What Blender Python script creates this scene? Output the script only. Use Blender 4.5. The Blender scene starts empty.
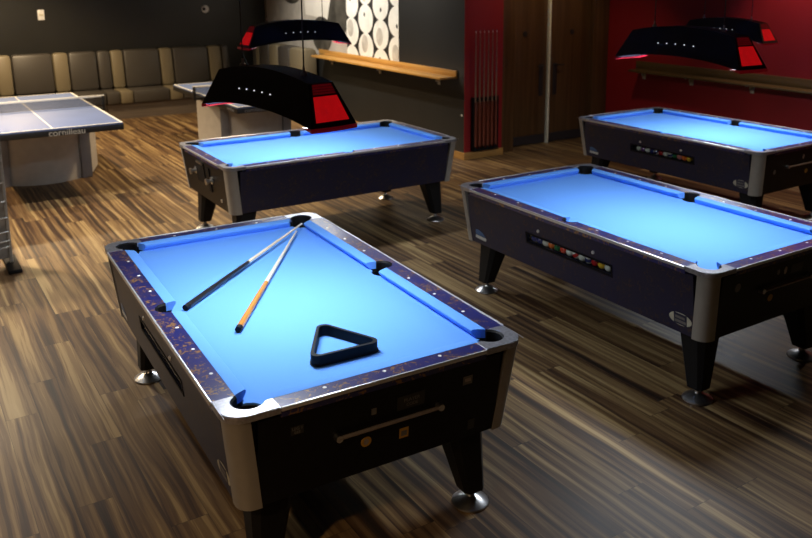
import bpy, bmesh, math, random
from mathutils import Vector, Matrix
random.seed(7)
PI = math.pi
R = math.radians
sc = bpy.context.scene
COL = sc.collection

# ------------------------------------------------------------------ materials
def new_mat(name):
    m = bpy.data.materials.new(name); m.use_nodes = True
    nt = m.node_tree
    return m, nt, nt.nodes['Principled BSDF']

def mat(name, col, rough=0.5, metal=0.0, var=0.12, scale=30.0, bump=0.0, spec=0.5, emit=None, estr=0.0, coat=0.0):
    """plain surface with a slight procedural mottling"""
    m, nt, b = new_mat(name)
    N, L = nt.nodes, nt.links
    tc = N.new('ShaderNodeTexCoord')
    nz = N.new('ShaderNodeTexNoise'); nz.inputs['Scale'].default_value = scale; nz.inputs['Detail'].default_value = 4
    L.new(tc.outputs['Object'], nz.inputs['Vector'])
    mr = N.new('ShaderNodeMapRange'); mr.inputs[1].default_value = .3; mr.inputs[2].default_value = .7
    mr.inputs[3].default_value = 1 - var; mr.inputs[4].default_value = 1 + var
    L.new(nz.outputs['Fac'], mr.inputs[0])
    mx = N.new('ShaderNodeVectorMath'); mx.operation = 'SCALE'
    mx.inputs[0].default_value = col[:3]
    L.new(mr.outputs[0], mx.inputs['Scale']); L.new(mx.outputs[0], b.inputs['Base Color'])
    b.inputs['Roughness'].default_value = rough
    b.inputs['Metallic'].default_value = metal
    b.inputs['Specular IOR Level'].default_value = spec
    b.inputs['Coat Weight'].default_value = coat
    if emit:
        b.inputs['Emission Color'].default_value = (*emit, 1); b.inputs['Emission Strength'].default_value = estr
    if bump:
        bp = N.new('ShaderNodeBump'); bp.inputs['Strength'].default_value = bump; bp.inputs['Distance'].default_value = .002
        L.new(nz.outputs['Fac'], bp.inputs['Height']); L.new(bp.outputs[0], b.inputs['Normal'])
    return m

def ramp(nt, stops):
    r = nt.nodes.new('ShaderNodeValToRGB'); e = r.color_ramp.elements
    while len(e) < len(stops): e.new(.5)
    for k, (p, c) in enumerate(stops): e[k].position = p; e[k].color = (*c, 1)
    return r

def wood_mat(name, stops, axis='Y', sc_across=26, sc_along=1.2, rough=.45):
    m, nt, b = new_mat(name); N, L = nt.nodes, nt.links
    tc = N.new('ShaderNodeTexCoord'); mp = N.new('ShaderNodeMapping')
    s = [sc_across] * 3; s['XYZ'.index(axis)] = sc_along
    mp.inputs['Scale'].default_value = s
    L.new(tc.outputs['Object'], mp.inputs['Vector'])
    nz = N.new('ShaderNodeTexNoise'); nz.inputs['Scale'].default_value = 1; nz.inputs['Detail'].default_value = 5
    L.new(mp.outputs[0], nz.inputs['Vector'])
    r = ramp(nt, stops); L.new(nz.outputs['Fac'], r.inputs[0]); L.new(r.outputs[0], b.inputs['Base Color'])
    b.inputs['Roughness'].default_value = rough
    return m

def floor_mat():
    """dark striped laminate: planks along Y, 0.19 m wide, 1.25 m long"""
    m, nt, b = new_mat('striped_laminate'); N, L = nt.nodes, nt.links
    def math_(op, a, bb=None, c=None):
        n = N.new('ShaderNodeMath'); n.operation = op
        for k, v in enumerate((a, bb, c)):
            if v is None: continue
            if isinstance(v, (int, float)): n.inputs[k].default_value = v
            else: L.new(v, n.inputs[k])
        return n.outputs[0]
    tc = N.new('ShaderNodeTexCoord'); sp = N.new('ShaderNodeSeparateXYZ'); L.new(tc.outputs['Object'], sp.inputs[0])
    x, y = sp.outputs[0], sp.outputs[1]
    PW, PL = .146, 1.25
    px = math_('DIVIDE', x, PW); pi_ = math_('FLOOR', px); fx = math_('FRACT', px)
    wn = N.new('ShaderNodeTexWhiteNoise'); wn.noise_dimensions = '1D'; L.new(pi_, wn.inputs['W'])
    py = math_('ADD', math_('DIVIDE', y, PL), math_('MULTIPLY', wn.outputs['Value'], 3.0))
    pj = math_('FLOOR', py); fy = math_('FRACT', py)
    cid = N.new('ShaderNodeCombineXYZ'); L.new(pi_, cid.inputs[0]); L.new(pj, cid.inputs[1])
    wid = N.new('ShaderNodeTexWhiteNoise'); wid.noise_dimensions = '2D'; L.new(cid.outputs[0], wid.inputs['Vector'])
    pid = wid.outputs['Value']
    # grain: long streaks, offset per plank
    cv = N.new('ShaderNodeCombineXYZ')
    wob = N.new('ShaderNodeTexNoise'); wob.inputs['Scale'].default_value = 1.0; wob.inputs['Detail'].default_value = 2
    cw = N.new('ShaderNodeCombineXYZ'); L.new(math_('MULTIPLY', x, 5), cw.inputs[0]); L.new(math_('MULTIPLY', y, 1.3), cw.inputs[1]); L.new(math_('MULTIPLY', pid, 91), cw.inputs[2])
    L.new(cw.outputs[0], wob.inputs['Vector'])
    xx = math_('ADD', x, math_('MULTIPLY', wob.outputs['Fac'], .045))
    L.new(math_('MULTIPLY', xx, 30), cv.inputs[0]); L.new(math_('MULTIPLY', y, .55), cv.inputs[1]); L.new(math_('MULTIPLY', pid, 57), cv.inputs[2])
    g = N.new('ShaderNodeTexNoise'); g.inputs['Scale'].default_value = 1; g.inputs['Detail'].default_value = 3; g.inputs['Roughness'].default_value = .45
    L.new(cv.outputs[0], g.inputs['Vector'])
    cf = N.new('ShaderNodeCombineXYZ'); L.new(math_('MULTIPLY', xx, 210), cf.inputs[0]); L.new(math_('MULTIPLY', y, 5), cf.inputs[1]); L.new(math_('MULTIPLY', pid, 23), cf.inputs[2])
    g2 = N.new('ShaderNodeTexNoise'); g2.inputs['Scale'].default_value = 1; g2.inputs['Detail'].default_value = 2; L.new(cf.outputs[0], g2.inputs['Vector'])
    fac = math_('ADD', math_('ADD', math_('MULTIPLY', g.outputs['Fac'], 1.0), math_('MULTIPLY', math_('SUBTRACT', g2.outputs['Fac'], .5), .16)), math_('MULTIPLY', math_('SUBTRACT', pid, .5), .08))
    r = ramp(nt, [(.27, (.016, .009, .005)), (.34, (.038, .018, .009)), (.41, (.058, .029, .013)), (.445, (.105, .057, .023)), (.50, (.118, .066, .027)), (.535, (.18, .110, .046)), (.60, (.205, .130, .055)), (.635, (.30, .205, .09)), (.78, (.38, .27, .13))])
    L.new(fac, r.inputs[0])
    # seams
    s1 = math_('LESS_THAN', fx, .012); s2 = math_('LESS_THAN', fy, .002)
    sm = math_('MAXIMUM', s1, s2)
    mx = N.new('ShaderNodeMix'); mx.data_type = 'RGBA'; L.new(math_('MULTIPLY', sm, .75), mx.inputs['Factor'])
    L.new(r.outputs[0], mx.inputs['A']); mx.inputs['B'].default_value = (.008, .005, .003, 1)
    L.new(mx.outputs['Result'], b.inputs['Base Color'])
    # scuffed satin lacquer
    sc_ = N.new('ShaderNodeTexNoise'); sc_.inputs['Scale'].default_value = 2.2; sc_.inputs['Detail'].default_value = 6
    L.new(tc.outputs['Object'], sc_.inputs['Vector'])
    mr = N.new('ShaderNodeMapRange'); mr.inputs[3].default_value = .46; mr.inputs[4].default_value = .60; L.new(sc_.outputs['Fac'], mr.inputs[0])
    L.new(mr.outputs[0], b.inputs['Roughness'])
    b.inputs['Specular IOR Level'].default_value = .55
    bp = N.new('ShaderNodeBump'); bp.inputs['Strength'].default_value = .25; bp.inputs['Distance'].default_value = .001
    L.new(math_('SUBTRACT', g2.outputs['Fac'], sm), bp.inputs['Height']); L.new(bp.outputs[0], b.inputs['Normal'])
    return m

def marble_mat(name, base, base2, vein, vein_pos, rough, scale=9, coat=.4):
    """navy laminate with gold flecks"""
    m, nt, b = new_mat(name); N, L = nt.nodes, nt.links
    tc = N.new('ShaderNodeTexCoord')
    n1 = N.new('ShaderNodeTexNoise'); n1.inputs['Scale'].default_value = scale * 4.5; n1.inputs['Detail'].default_value = 4; n1.inputs['Distortion'].default_value = 1.4
    n2 = N.new('ShaderNodeTexNoise'); n2.inputs['Scale'].default_value = scale; n2.inputs['Detail'].default_value = 2
    for n in (n1, n2): L.new(tc.outputs['Object'], n.inputs['Vector'])
    r2 = ramp(nt, [(.35, base), (.65, base2)]); L.new(n2.outputs['Fac'], r2.inputs[0])
    ad = N.new('ShaderNodeMath'); ad.operation = 'MULTIPLY_ADD'; L.new(n2.outputs['Fac'], ad.inputs[0]); ad.inputs[1].default_value = .35; L.new(n1.outputs['Fac'], ad.inputs[2])
    r1 = ramp(nt, [(vein_pos, (0, 0, 0)), (vein_pos + .05, (1, 1, 1))]); L.new(ad.outputs[0], r1.inputs[0])
    mx = N.new('ShaderNodeMix'); mx.data_type = 'RGBA'
    L.new(r1.outputs[0], mx.inputs['Factor']); L.new(r2.outputs[0], mx.inputs['A']); mx.inputs['B'].default_value = (*vein, 1)
    L.new(mx.outputs['Result'], b.inputs['Base Color'])
    b.inputs['Roughness'].default_value = rough; b.inputs['Coat Weight'].default_value = coat * .6; b.inputs['Coat Roughness'].default_value = .1
    return m

def glass_mat():
    m = bpy.data.materials.new('clear_pane'); m.use_nodes = True
    nt = m.node_tree; N, L = nt.nodes, nt.links
    for n in list(N):
        if n.type == 'BSDF_PRINCIPLED': N.remove(n)
    out = [n for n in N if n.type == 'OUTPUT_MATERIAL'][0]
    t = N.new('ShaderNodeBsdfTransparent'); t.inputs[0].default_value = (.93, .95, .95, 1)
    g = N.new('ShaderNodeBsdfGlossy'); g.inputs['Roughness'].default_value = .05
    f = N.new('ShaderNodeFresnel'); f.inputs[0].default_value = 1.12
    mx = N.new('ShaderNodeMixShader'); L.new(f.outputs[0], mx.inputs[0]); L.new(t.outputs[0], mx.inputs[1]); L.new(g.outputs[0], mx.inputs[2])
    L.new(mx.outputs[0], out.inputs[0])
    return m

def ball_mat(name, col, stripe=False):
    m, nt, b = new_mat(name); N, L = nt.nodes, nt.links
    tc = N.new('ShaderNodeTexCoord')
    sp = N.new('ShaderNodeSeparateXYZ'); L.new(tc.outputs['Object'], sp.inputs[0])
    a = N.new('ShaderNodeMath'); a.operation = 'ABSOLUTE'; L.new(sp.outputs[2], a.inputs[0])
    g = N.new('ShaderNodeMath'); g.operation = 'GREATER_THAN'; L.new(a.outputs[0], g.inputs[0]); g.inputs[1].default_value = .011 if stripe else 1.0
    mx = N.new('ShaderNodeMix'); mx.data_type = 'RGBA'; L.new(g.outputs[0], mx.inputs['Factor'])
    mx.inputs['A'].default_value = (*col, 1); mx.inputs['B'].default_value = (.75, .73, .66, 1)
    L.new(mx.outputs['Result'], b.inputs['Base Color']); b.inputs['Roughness'].default_value = .12
    return m

M = {}
M['floor'] = floor_mat()
M['cloth'] = mat('blue_baize', (.125, .335, .87), .92, var=.04, scale=420, bump=.08, spec=.15)
M['rail'] = marble_mat('navy_gold_laminate', (.016, .020, .125), (.026, .024, .10), (.25, .13, .045), .75, .3)
M['cab'] = marble_mat('dark_navy_laminate', (.008, .009, .040), (.012, .011, .034), (.040, .022, .024), .765, .45, 7, .0)
M['black'] = mat('black_laminate', (.005, .005, .006), .42, var=.2, spec=.22)
M['rubber'] = mat('black_rubber', (.004, .004, .005), .6, spec=.2)
M['legblack'] = mat('black_leg_paint', (.006, .006, .007), .5, spec=.25)
M['chrome'] = mat('chrome', (.74, .74, .76), .34, .6, var=.05, scale=60)
M['cast'] = mat('polished_casting', (.40, .40, .44), .32, .65, var=.2, scale=90, bump=.3)
M['satin'] = mat('satin_corner_metal', (.36, .335, .30), .42, .25, var=.05, scale=14)
M['steel'] = mat('steel_foot', (.62, .62, .63), .3, 1.0, var=.1, scale=25)
M['bronze'] = mat('brushed_bar', (.45, .38, .35), .4, .5)
M['glass'] = glass_mat()
M['sight'] = mat('white_sight', (.85, .85, .82), .3, var=.02)
M['gold'] = mat('yellow_sticker', (.55, .30, .05), .5)
M['grey'] = mat('grey_sticker', (.16, .15, .14), .5)
M['pale'] = mat('pale_print', (.55, .55, .52), .5)
M['cream'] = mat('cream_print', (.50, .47, .36), .45)
M['bluep'] = mat('blue_print', (.06, .13, .28), .45)
M['navyp'] = mat('navy_print', (.02, .02, .05), .45)
M['darkplate'] = mat('dark_plate', (.022, .022, .020), .45)
M['lamp'] = mat('black_lamp_shell', (.010, .011, .018), .38, var=.1)
M['lampin'] = mat('white_reflector', (.8, .8, .8), .5)
M['red'] = mat('lit_red_panel', (.5, .01, .015), .25, var=.35, scale=14, emit=(1.0, .008, .012), estr=.30)
M['redlip'] = mat('red_lip', (.16, .004, .012), .3, var=.15, scale=20, emit=(1.0, .01, .03), estr=.04)
M['hole'] = mat('lit_hole', (.9, .9, .9), .5, emit=(.95, .97, 1), estr=.8)
M['tube'] = mat('lit_tube', (.9, .9, .9), .5, emit=(.85, .93, 1), estr=6)
M['cable'] = mat('grey_cable', (.06, .06, .065), .4)
M['wallblack'] = mat('black_satin_wall', (.014, .014, .013), .42, var=.15, scale=1.5, bump=.02)
M['wallred'] = mat('red_wall', (.24, .007, .010), .5, var=.10, scale=1.3, bump=.02)
M['wallplain'] = mat('dark_plaster', (.05, .045, .042), .7)
M['ceil'] = mat('dark_ceiling', (.05, .05, .05), .8)
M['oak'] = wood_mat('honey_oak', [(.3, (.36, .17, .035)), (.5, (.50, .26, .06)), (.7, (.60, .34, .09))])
M['skirt'] = wood_mat('oak_skirting', [(.3, (.30, .15, .035)), (.7, (.48, .27, .08))], 'X')
M['skirty'] = wood_mat('oak_skirting_side', [(.3, (.30, .15, .035)), (.7, (.48, .27, .08))], 'Y')
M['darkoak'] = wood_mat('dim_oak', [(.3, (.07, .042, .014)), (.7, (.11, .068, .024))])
M['door'] = wood_mat('brown_door_veneer', [(.3, (.060, .028, .010)), (.5, (.085, .042, .016)), (.7, (.11, .056, .022))], 'Z', 22, 1.0, .4)
M['kick'] = mat('kick_plate', (.022, .020, .024), .45)
M['edge'] = mat('metal_edge', (.80, .80, .66), .4)
M['vinyl'] = mat('grey_brown_vinyl', (.052, .046, .040), .48, var=.06, scale=200, bump=.05)
M['tan'] = mat('tan_vinyl', (.165, .138, .088), .5, var=.06, scale=200, bump=.05)
M['plinth'] = wood_mat('plinth_board', [(.3, (.10, .078, .062)), (.7, (.145, .115, .092))], 'X', 30, 1.5, .5)
M['ttblue'] = mat('blue_table_top', (.115, .17, .37), .55, var=.06, scale=3)
M['ttwhite'] = mat('white_line', (.75, .75, .72), .5, var=.03)
M['ttblack'] = mat('black_apron', (.010, .010, .011), .45)
M['base'] = mat('pale_stone_base', (.50, .47, .43), .6, var=.06, scale=12, bump=.05)
M['baseg'] = mat('grey_base_edge', (.27, .27, .29), .55, var=.06, scale=12)
M['net'] = mat('dark_net', (.03, .03, .032), .7)
_nt = M['net'].node_tree; _b = _nt.nodes['Principled BSDF']
_w = _nt.nodes.new('ShaderNodeTexChecker'); _w.inputs['Scale'].default_value = 160; _tc = _nt.nodes.new('ShaderNodeTexCoord')
_nt.links.new(_tc.outputs['Object'], _w.inputs['Vector'])
_r = _nt.nodes.new('ShaderNodeMapRange'); _r.inputs[3].default_value = .22; _r.inputs[4].default_value = .5
_nt.links.new(_w.outputs['Fac'], _r.inputs[0]); _nt.links.new(_r.outputs[0], _b.inputs['Alpha'])
M['mural'] = mat('white_mural', (.70, .67, .60), .5, var=.05, scale=5)
M['muraldisc'] = mat('mural_white_disc', (.82, .80, .73), .5, var=.08, scale=7)
M['muralgrey'] = mat('mural_grey', (.45, .42, .37), .5, var=.12, scale=5)
M['muralsm'] = mat('mural_smudge', (.52, .49, .43), .5, var=.2, scale=8)
M['muralblack'] = mat('mural_black', (.018, .017, .015), .5)
M['muraldark'] = mat('mural_dark', (.06, .055, .045), .5, var=.5, scale=6)
M['white'] = mat('white_plastic', (.75, .75, .76), .4)
M['rackgrey'] = mat('grey_rack_metal', (.34, .32, .29), .5, .1)
M['wire'] = mat('pale_wire', (.50, .50, .48), .35, .8)
M['cuelight'] = wood_mat('ash_cue', [(.3, (.62, .52, .36)), (.7, (.80, .72, .56))], 'Z', 60, 2, .3)
M['cuewood'] = wood_mat('orange_butt', [(.3, (.42, .15, .02)), (.7, (.58, .24, .05))], 'Z', 60, 2, .25)
M['cueblack'] = mat('black_butt', (.012, .011, .012), .3)
M['lead'] = mat('black_lead', (.0012, .0012, .0012), .8, spec=.02)
M['cuedull'] = wood_mat('dull_cue', [(.3, (.24, .15, .10)), (.7, (.34, .23, .16))], 'Z', 60, 2, .35)
M['cuered'] = wood_mat('red_brown_butt', [(.3, (.16, .035, .02)), (.7, (.22, .055, .03))], 'Z', 60, 2, .35)
M['tip'] = mat('blue_tip', (.1, .16, .26), .8)
M['ferrule'] = mat('ferrule', (.75, .72, .66), .4)

# ------------------------------------------------------------------ mesh building
class MB:
    def __init__(s): s.bm = bmesh.new()
    def face(s, pts):
        return s.bm.faces.new([s.bm.verts.new(p) for p in pts])
    def box(s, x0, x1, y0, y1, z0, z1, bev=0, mtx=None):
        g = bmesh.ops.create_cube(s.bm, size=1)
        vs = g['verts']
        for v in vs:
            v.co = Vector((x0 + (v.co.x + .5) * (x1 - x0), y0 + (v.co.y + .5) * (y1 - y0), z0 + (v.co.z + .5) * (z1 - z0)))
        if mtx:
            for v in vs: v.co = mtx @ v.co
        if bev:
            es = {e for v in vs for e in v.link_edges}
            bmesh.ops.bevel(s.bm, geom=list(es), offset=bev, segments=2, affect='EDGES', profile=.5)
        return s
    def loft(s, rings, cap=True, close=True):
        vr = [[s.bm.verts.new(p) for p in r] for r in rings]
        n = len(vr[0])
        for a, b in zip(vr, vr[1:]):
            for i in range(n if close else n - 1):
                j = (i + 1) % n
                s.bm.faces.new((a[i], a[j], b[j], b[i]))
        if cap:
            s.bm.faces.new(vr[0][::-1]); s.bm.faces.new(vr[-1])
        return s
    def prism(s, poly, z0, z1):
        return s.loft([[(x, y, z0) for x, y in poly], [(x, y, z1) for x, y in poly]])
    def cyl(s, p0, p1, r0, r1=None, n=16, cap=True):
        r1 = r0 if r1 is None else r1
        p0, p1 = Vector(p0), Vector(p1); d = (p1 - p0).normalized()
        a = d.orthogonal().normalized(); b = d.cross(a)
        ring = lambda p, r: [p + r * (math.cos(2 * PI * k / n) * a + math.sin(2 * PI * k / n) * b) for k in range(n)]
        return s.loft([ring(p0, r0), ring(p1, r1)], cap)
    def tube(s, pts, r, n=8):
        pts = [Vector(p) for p in pts]; rings = []
        a = (pts[1] - pts[0]).orthogonal().normalized()
        for i, p in enumerate(pts):
            d = (pts[min(i + 1, len(pts) - 1)] - pts[max(i - 1, 0)]).normalized()
            a = (a - a.dot(d) * d).normalized(); b = d.cross(a)
            rings.append([p + r * (math.cos(2 * PI * k / n) * a + math.sin(2 * PI * k / n) * b) for k in range(n)])
        return s.loft(rings)
    def lathe(s, prof, n=24, c=(0, 0, 0)):
        rings = [[(c[0] + r * math.cos(2 * PI * k / n), c[1] + r * math.sin(2 * PI * k / n), c[2] + z) for k in range(n)] for r, z in prof]
        return s.loft(rings)
    def build(s, name, m, parent=None, loc=None, rot=None, smooth=True, mods=None):
        bmesh.ops.recalc_face_normals(s.bm, faces=s.bm.faces)
        me = bpy.data.meshes.new(name); s.bm.to_mesh(me); s.bm.free()
        return link(name, me, m, parent, loc, rot, smooth)

def link(name, me, m=None, parent=None, loc=None, rot=None, smooth=True):
    if m is not None and not me.materials: me.materials.append(M[m] if isinstance(m, str) else m)
    if smooth and len(me.polygons):
        me.polygons.foreach_set('use_smooth', [True] * len(me.polygons))
        me.set_sharp_from_angle(angle=R(32))
    o = bpy.data.objects.new(name, me); COL.objects.link(o)
    if parent: o.parent = parent
    if loc: o.location = loc
    if rot: o.rotation_euler = rot
    return o

def thing(name, label, cat, loc=(0, 0, 0), rotz=0, group=None):
    o = bpy.data.objects.new(name, None); COL.objects.link(o)
    o.empty_display_size = .1; o.location = loc; o.rotation_euler = (0, 0, rotz)
    return tag(o, label, cat, group)

def tag(o, label, cat, group=None):
    o['label'] = label; o['category'] = cat
    if group: o['group'] = group
    return o

def struct(o, label=None):
    o['kind'] = 'structure'
    if label: o['label'] = label
    return o

def text_mesh(body, size):
    cu = bpy.data.curves.new('t', 'FONT'); cu.body = body; cu.size = size; cu.align_x = 'CENTER'; cu.align_y = 'CENTER'; cu.extrude = .0008
    o = bpy.data.objects.new('t', cu); COL.objects.link(o)
    dg = bpy.context.evaluated_depsgraph_get()
    me = bpy.data.meshes.new_from_object(o.evaluated_get(dg))
    bpy.data.objects.remove(o); return me

def arc(cx, cy, r, a0, a1, n):
    return [(cx + r * math.cos(R(a0 + (a1 - a0) * k / n)), cy + r * math.sin(R(a0 + (a1 - a0) * k / n))) for k in range(n + 1)]

# ------------------------------------------------------------------ the setting
CEIL = 3.05
def plane_box(name, m, *b):
    return struct(MB().box(*b).build(name, m, smooth=False))
plane_box('floor', 'floor', -3.6, 8.3, -3.4, 13.7, -.06, 0)
plane_box('ceiling', 'ceil', -3.6, 8.3, -3.4, 13.7, CEIL, CEIL + .06)
plane_box('wall_back', 'wallblack', -3.6, 5.534, 13.475, 13.6, 0, CEIL)
plane_box('wall_left', 'wallplain', -3.6, -3.48, -3.4, 13.475, 0, CEIL)
plane_box('wall_front', 'wallplain', -3.48, 8.0, -3.4, -3.28, 0, CEIL)
plane_box('wall_middle', 'wallblack', 5.534, 5.66, 7.681, 13.475, 0, CEIL)
plane_box('wall_corner', 'wallred', 5.534, 6.085, 7.676, 7.680, 0, CEIL)
plane_box('wall_right', 'wallred', 8.0, 8.12, -3.28, 8.08, 0, CEIL)
# doors in the recess
def door(name, x0, x1, sign):
    d = struct(MB().box(x0, x1, 7.925, 7.975, .012, 2.35, .003).build(name, 'door'))
    MB().box(x0 + .02, x1 - .02, 7.918, 7.926, .014, .125).build('kick_plate', 'kick', d)
    hx = x1 - .09 if sign > 0 else x0 + .09
    MB().box(hx - .035, hx + .035, 7.918, 7.926, .62, 1.02, .002).build('push_plate', 'kick', d)
    MB().cyl((hx, 7.926, 1.0), (hx, 7.865, 1.0), .009).cyl((hx, 7.865, 1.0), (hx - sign * .1, 7.865, 1.0), .009).build('door_handle', 'kick', d)
    cx = x0 + .30 if sign > 0 else x1 - .32
    MB().cyl((cx, 7.927, 1.402), (cx, 7.917, 1.402), .035, n=24).build('door_sign', 'kick', d)
    return d
door('door_1', 6.325, 6.985, 1)
door('door_2', 7.035, 7.72, -1)
struct(MB().box(6.992, 7.024, 7.895, 7.965, 0, 2.35, .004).build('trim_1', 'edge'))
struct(MB().box(6.086, 6.318, 7.74, 7.985, 0, 2.45, .004).build('trim_2', 'door'))
struct(MB().box(7.728, 7.995, 7.865, 7.985, 0, 2.45, .004).build('trim_3', 'door'))
struct(MB().box(6.32, 7.725, 7.865, 7.985, 2.36, 2.45, .004).build('trim_4', 'door'))
plane_box('wall_lintel', 'wallred', 6.09, 8.0, 7.99, 8.08, 0, CEIL)
plane_box('wall_header', 'wallred', 6.09, 8.0, 7.865, 7.985, 2.452, CEIL)
plane_box('wall_return', 'wallplain', 5.66, 6.085, 7.6805, 8.08, 0, CEIL)
struct(MB().box(5.519, 6.10, 7.658, 7.676, 0, .085, .003).build('baseboard_middle', 'skirt'))
struct(MB().box(5.516, 5.534, 7.677, 11.3, 0, .085, .003).build('baseboard_alcove', 'skirty'))
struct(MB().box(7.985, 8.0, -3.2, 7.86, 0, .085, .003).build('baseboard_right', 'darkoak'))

# ------------------------------------------------------------------ pool tables
ZS = .967
def hx_(z): return .552 + .038 * (z - .38) / .345
def hy_(z): return .987 + .038 * (z - .38) / .345
_cache = {}
def cached(key, fn, name, m, parent, loc=None, rot=None, smooth=True):
    if key not in _cache: 
        o = fn().build(name, m, parent, loc, rot, smooth); _cache[key] = o.data; return o
    return link(name, _cache[key], None, parent, loc, rot, smooth)

CP, CR = (.495, .94), .062
SP, SR = (.522, 0.0), .052
def q(poly, sx, sy): return [(x * sx, y * sy) for x, y in poly]

def cap_poly():
    out = [(.603, .885)] + [(.603, .97)] + arc(.603 - .075, 1.038 - .075, .075, 0, 90, 8) + [(.415, 1.038), (.415, .965)]
    return out + arc(CP[0], CP[1], CR, 156.2, -66.2, 20)

def bed_poly():
    """playing surface with bites for the six pockets, one quadrant mirrored"""
    X, Y = .492, .937
    def quad():
        pts = [(X, .0)]
        pts = []
        # side pocket half bite (centre on +x): from (SP.x - SR, 0) up to the rail
        a = math.degrees(math.acos((X - SP[0]) / SR))
        pts += arc(SP[0], SP[1], SR, 180, a, 8)
        # corner bite
        ra = .060
        a0 = math.degrees(math.asin(0)) 
        xs = CP[0] - X
        y0 = CP[1] - math.sqrt(ra * ra - xs * xs)
        x1 = CP[0] - math.sqrt(ra * ra - (CP[1] - Y) ** 2)
        b0 = math.degrees(math.atan2(y0 - CP[1], X - CP[0])) % 360
        b1 = math.degrees(math.atan2(Y - CP[1], x1 - CP[0])) % 360
        pts += arc(CP[0], CP[1], ra, b0, b1, 10)
        return pts
    qd = quad()
    a = qd[:]
    b = [(-x, y) for x, y in qd][::-1]
    c = [(-x, -y) for x, y in qd]
    d = [(x, -y) for x, y in qd][::-1]
    poly = a + b + c + d
    res = []
    for p in poly:
        if not res or (abs(p[0] - res[-1][0]) + abs(p[1] - res[-1][1])) > 1e-6: res.append(p)
    if abs(res[0][0] - res[-1][0]) + abs(res[0][1] - res[-1][1]) < 1e-6: res.pop()
    return res

def cushion(a_nose, a_back, b_nose, b_back):
    """cushion along local y at x=.47 (nose) .. .52 (back)"""
    prof = [(.470, .753), (.478, .7585), (.5195, .7605), (.5195, .721), (.490, .721), (.472, .742)]
    t = lambda x: (x - .47) / .05
    return MB().loft([[(x, a_nose + (a_back - a_nose) * t(x), z) for x, z in prof], [(x, b_nose + (b_back - b_nose) * t(x), z) for x, z in prof]])

def side_panel(hole=None):
    z0, z1 = .382, .722
    mb = MB(); t = .018
    def slab(y0, y1, za, zb):
        o = lambda z: hx_(z)
        mb.loft([[(-o(za), y0, za), (-o(za) + t, y0, za), (-o(zb) + t, y0, zb), (-o(zb), y0, zb)],
                 [(-o(za), y1, za), (-o(za) + t, y1, za), (-o(zb) + t, y1, zb), (-o(zb), y1, zb)]])
    E0 = .925
    if hole:
        ya, yb, za, zb = hole
        slab(-E0, ya, z0, z1); slab(yb, E0, z0, z1); slab(ya, yb, z0, za); slab(ya, yb, zb, z1)
    else: slab(-E0, E0, z0, z1)
    return mb

def end_panel():
    z0, z1, t = .382, .722, .018
    mb = MB()
    mb.loft([[(x, -hy_(z0), z0), (x, -hy_(z0) + t, z0), (x, -hy_(z1) + t, z1), (x, -hy_(z1), z1)] for x in (-.49, .49)])
    return mb

def corner_panel():
    rings = []
    for z in (.376, .55, .737):
        X, Y, r, e = hx_(z) + .004, hy_(z) + .004, .058, .078
        pts = [(X, Y - e)] + arc(X - r, Y - r, r, 0, 90, 8) + [(X - e, Y), (X - e, Y - .02)] + arc(X - r, Y - r, r - .02, 90, 0, 6) + [(X - .02, Y - e)]
        rings.append([(x, y, z) for x, y in pts])
    return MB().loft(rings)

def leg_mesh():
    def ring(cx, cy, h, z):
        c = h * .35
        return [(cx + a, cy + b, z) for a, b in ((h, -h + c), (h, h - c), (h - c, h), (-h + c, h), (-h, h - c), (-h, -h + c), (-h + c, -h), (h - c, -h))]
    return MB().loft([ring(.446, .889, .047, .072), ring(.406, .842, .086, .39)])

def foot_mesh():
    return MB().lathe([(.001, 0), (.074, 0), (.078, .004), (.076, .010), (.062, .020), (.040, .032), (.020, .040), (.015, .048), (.015, .074), (.001, .074)], 28, (.446, .889, 0))

def pocket_corner():
    mb = MB()
    n = 22
    r0, r1 = CR - .009, CR
    ang = [156 - (156 + 66) * k / n for k in range(n + 1)]
    rings = [[(CP[0] + r * math.cos(R(a)), CP[1] + r * math.sin(R(a)), z) for r, z in ((r1, .70), (r0, .70), (r0, .753), (r1 - .002, .7605), (r1, .7605))] for a in ang]
    mb.loft(rings)
    mb.lathe([(.001, .60), (.058, .60), (.060, .714), (.054, .714), (.050, .606), (.001, .606)], 24, (CP[0], CP[1], 0))
    return mb

def pocket_side():
    mb = MB(); n = 16; r0, r1 = SR - .008, SR
    rings = [[(SP[0] + r * math.cos(R(a)), r * math.sin(R(a)), z) for r, z in ((r1, .70), (r0, .70), (r0, .753), (r1 - .002, .7615), (r1, .7615))] for a in [95 - 190 * k / n for k in range(n + 1)]]
    mb.loft(rings)
    mb.lathe([(.001, .60), (.048, .60), (.050, .714), (.045, .714), (.042, .606), (.001, .606)], 20, (SP[0], 0, 0))
    return mb

WIN = (-.375, .325, .545, .596)
def mirror_key(key, fn, sx, sy):
    """cached mesh mirrored into a quadrant"""
    def f():
        mb = fn(); 
        for v in mb.bm.verts: v.co.x *= sx; v.co.y *= sy
        return mb
    return (key, sx, sy), f

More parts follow.
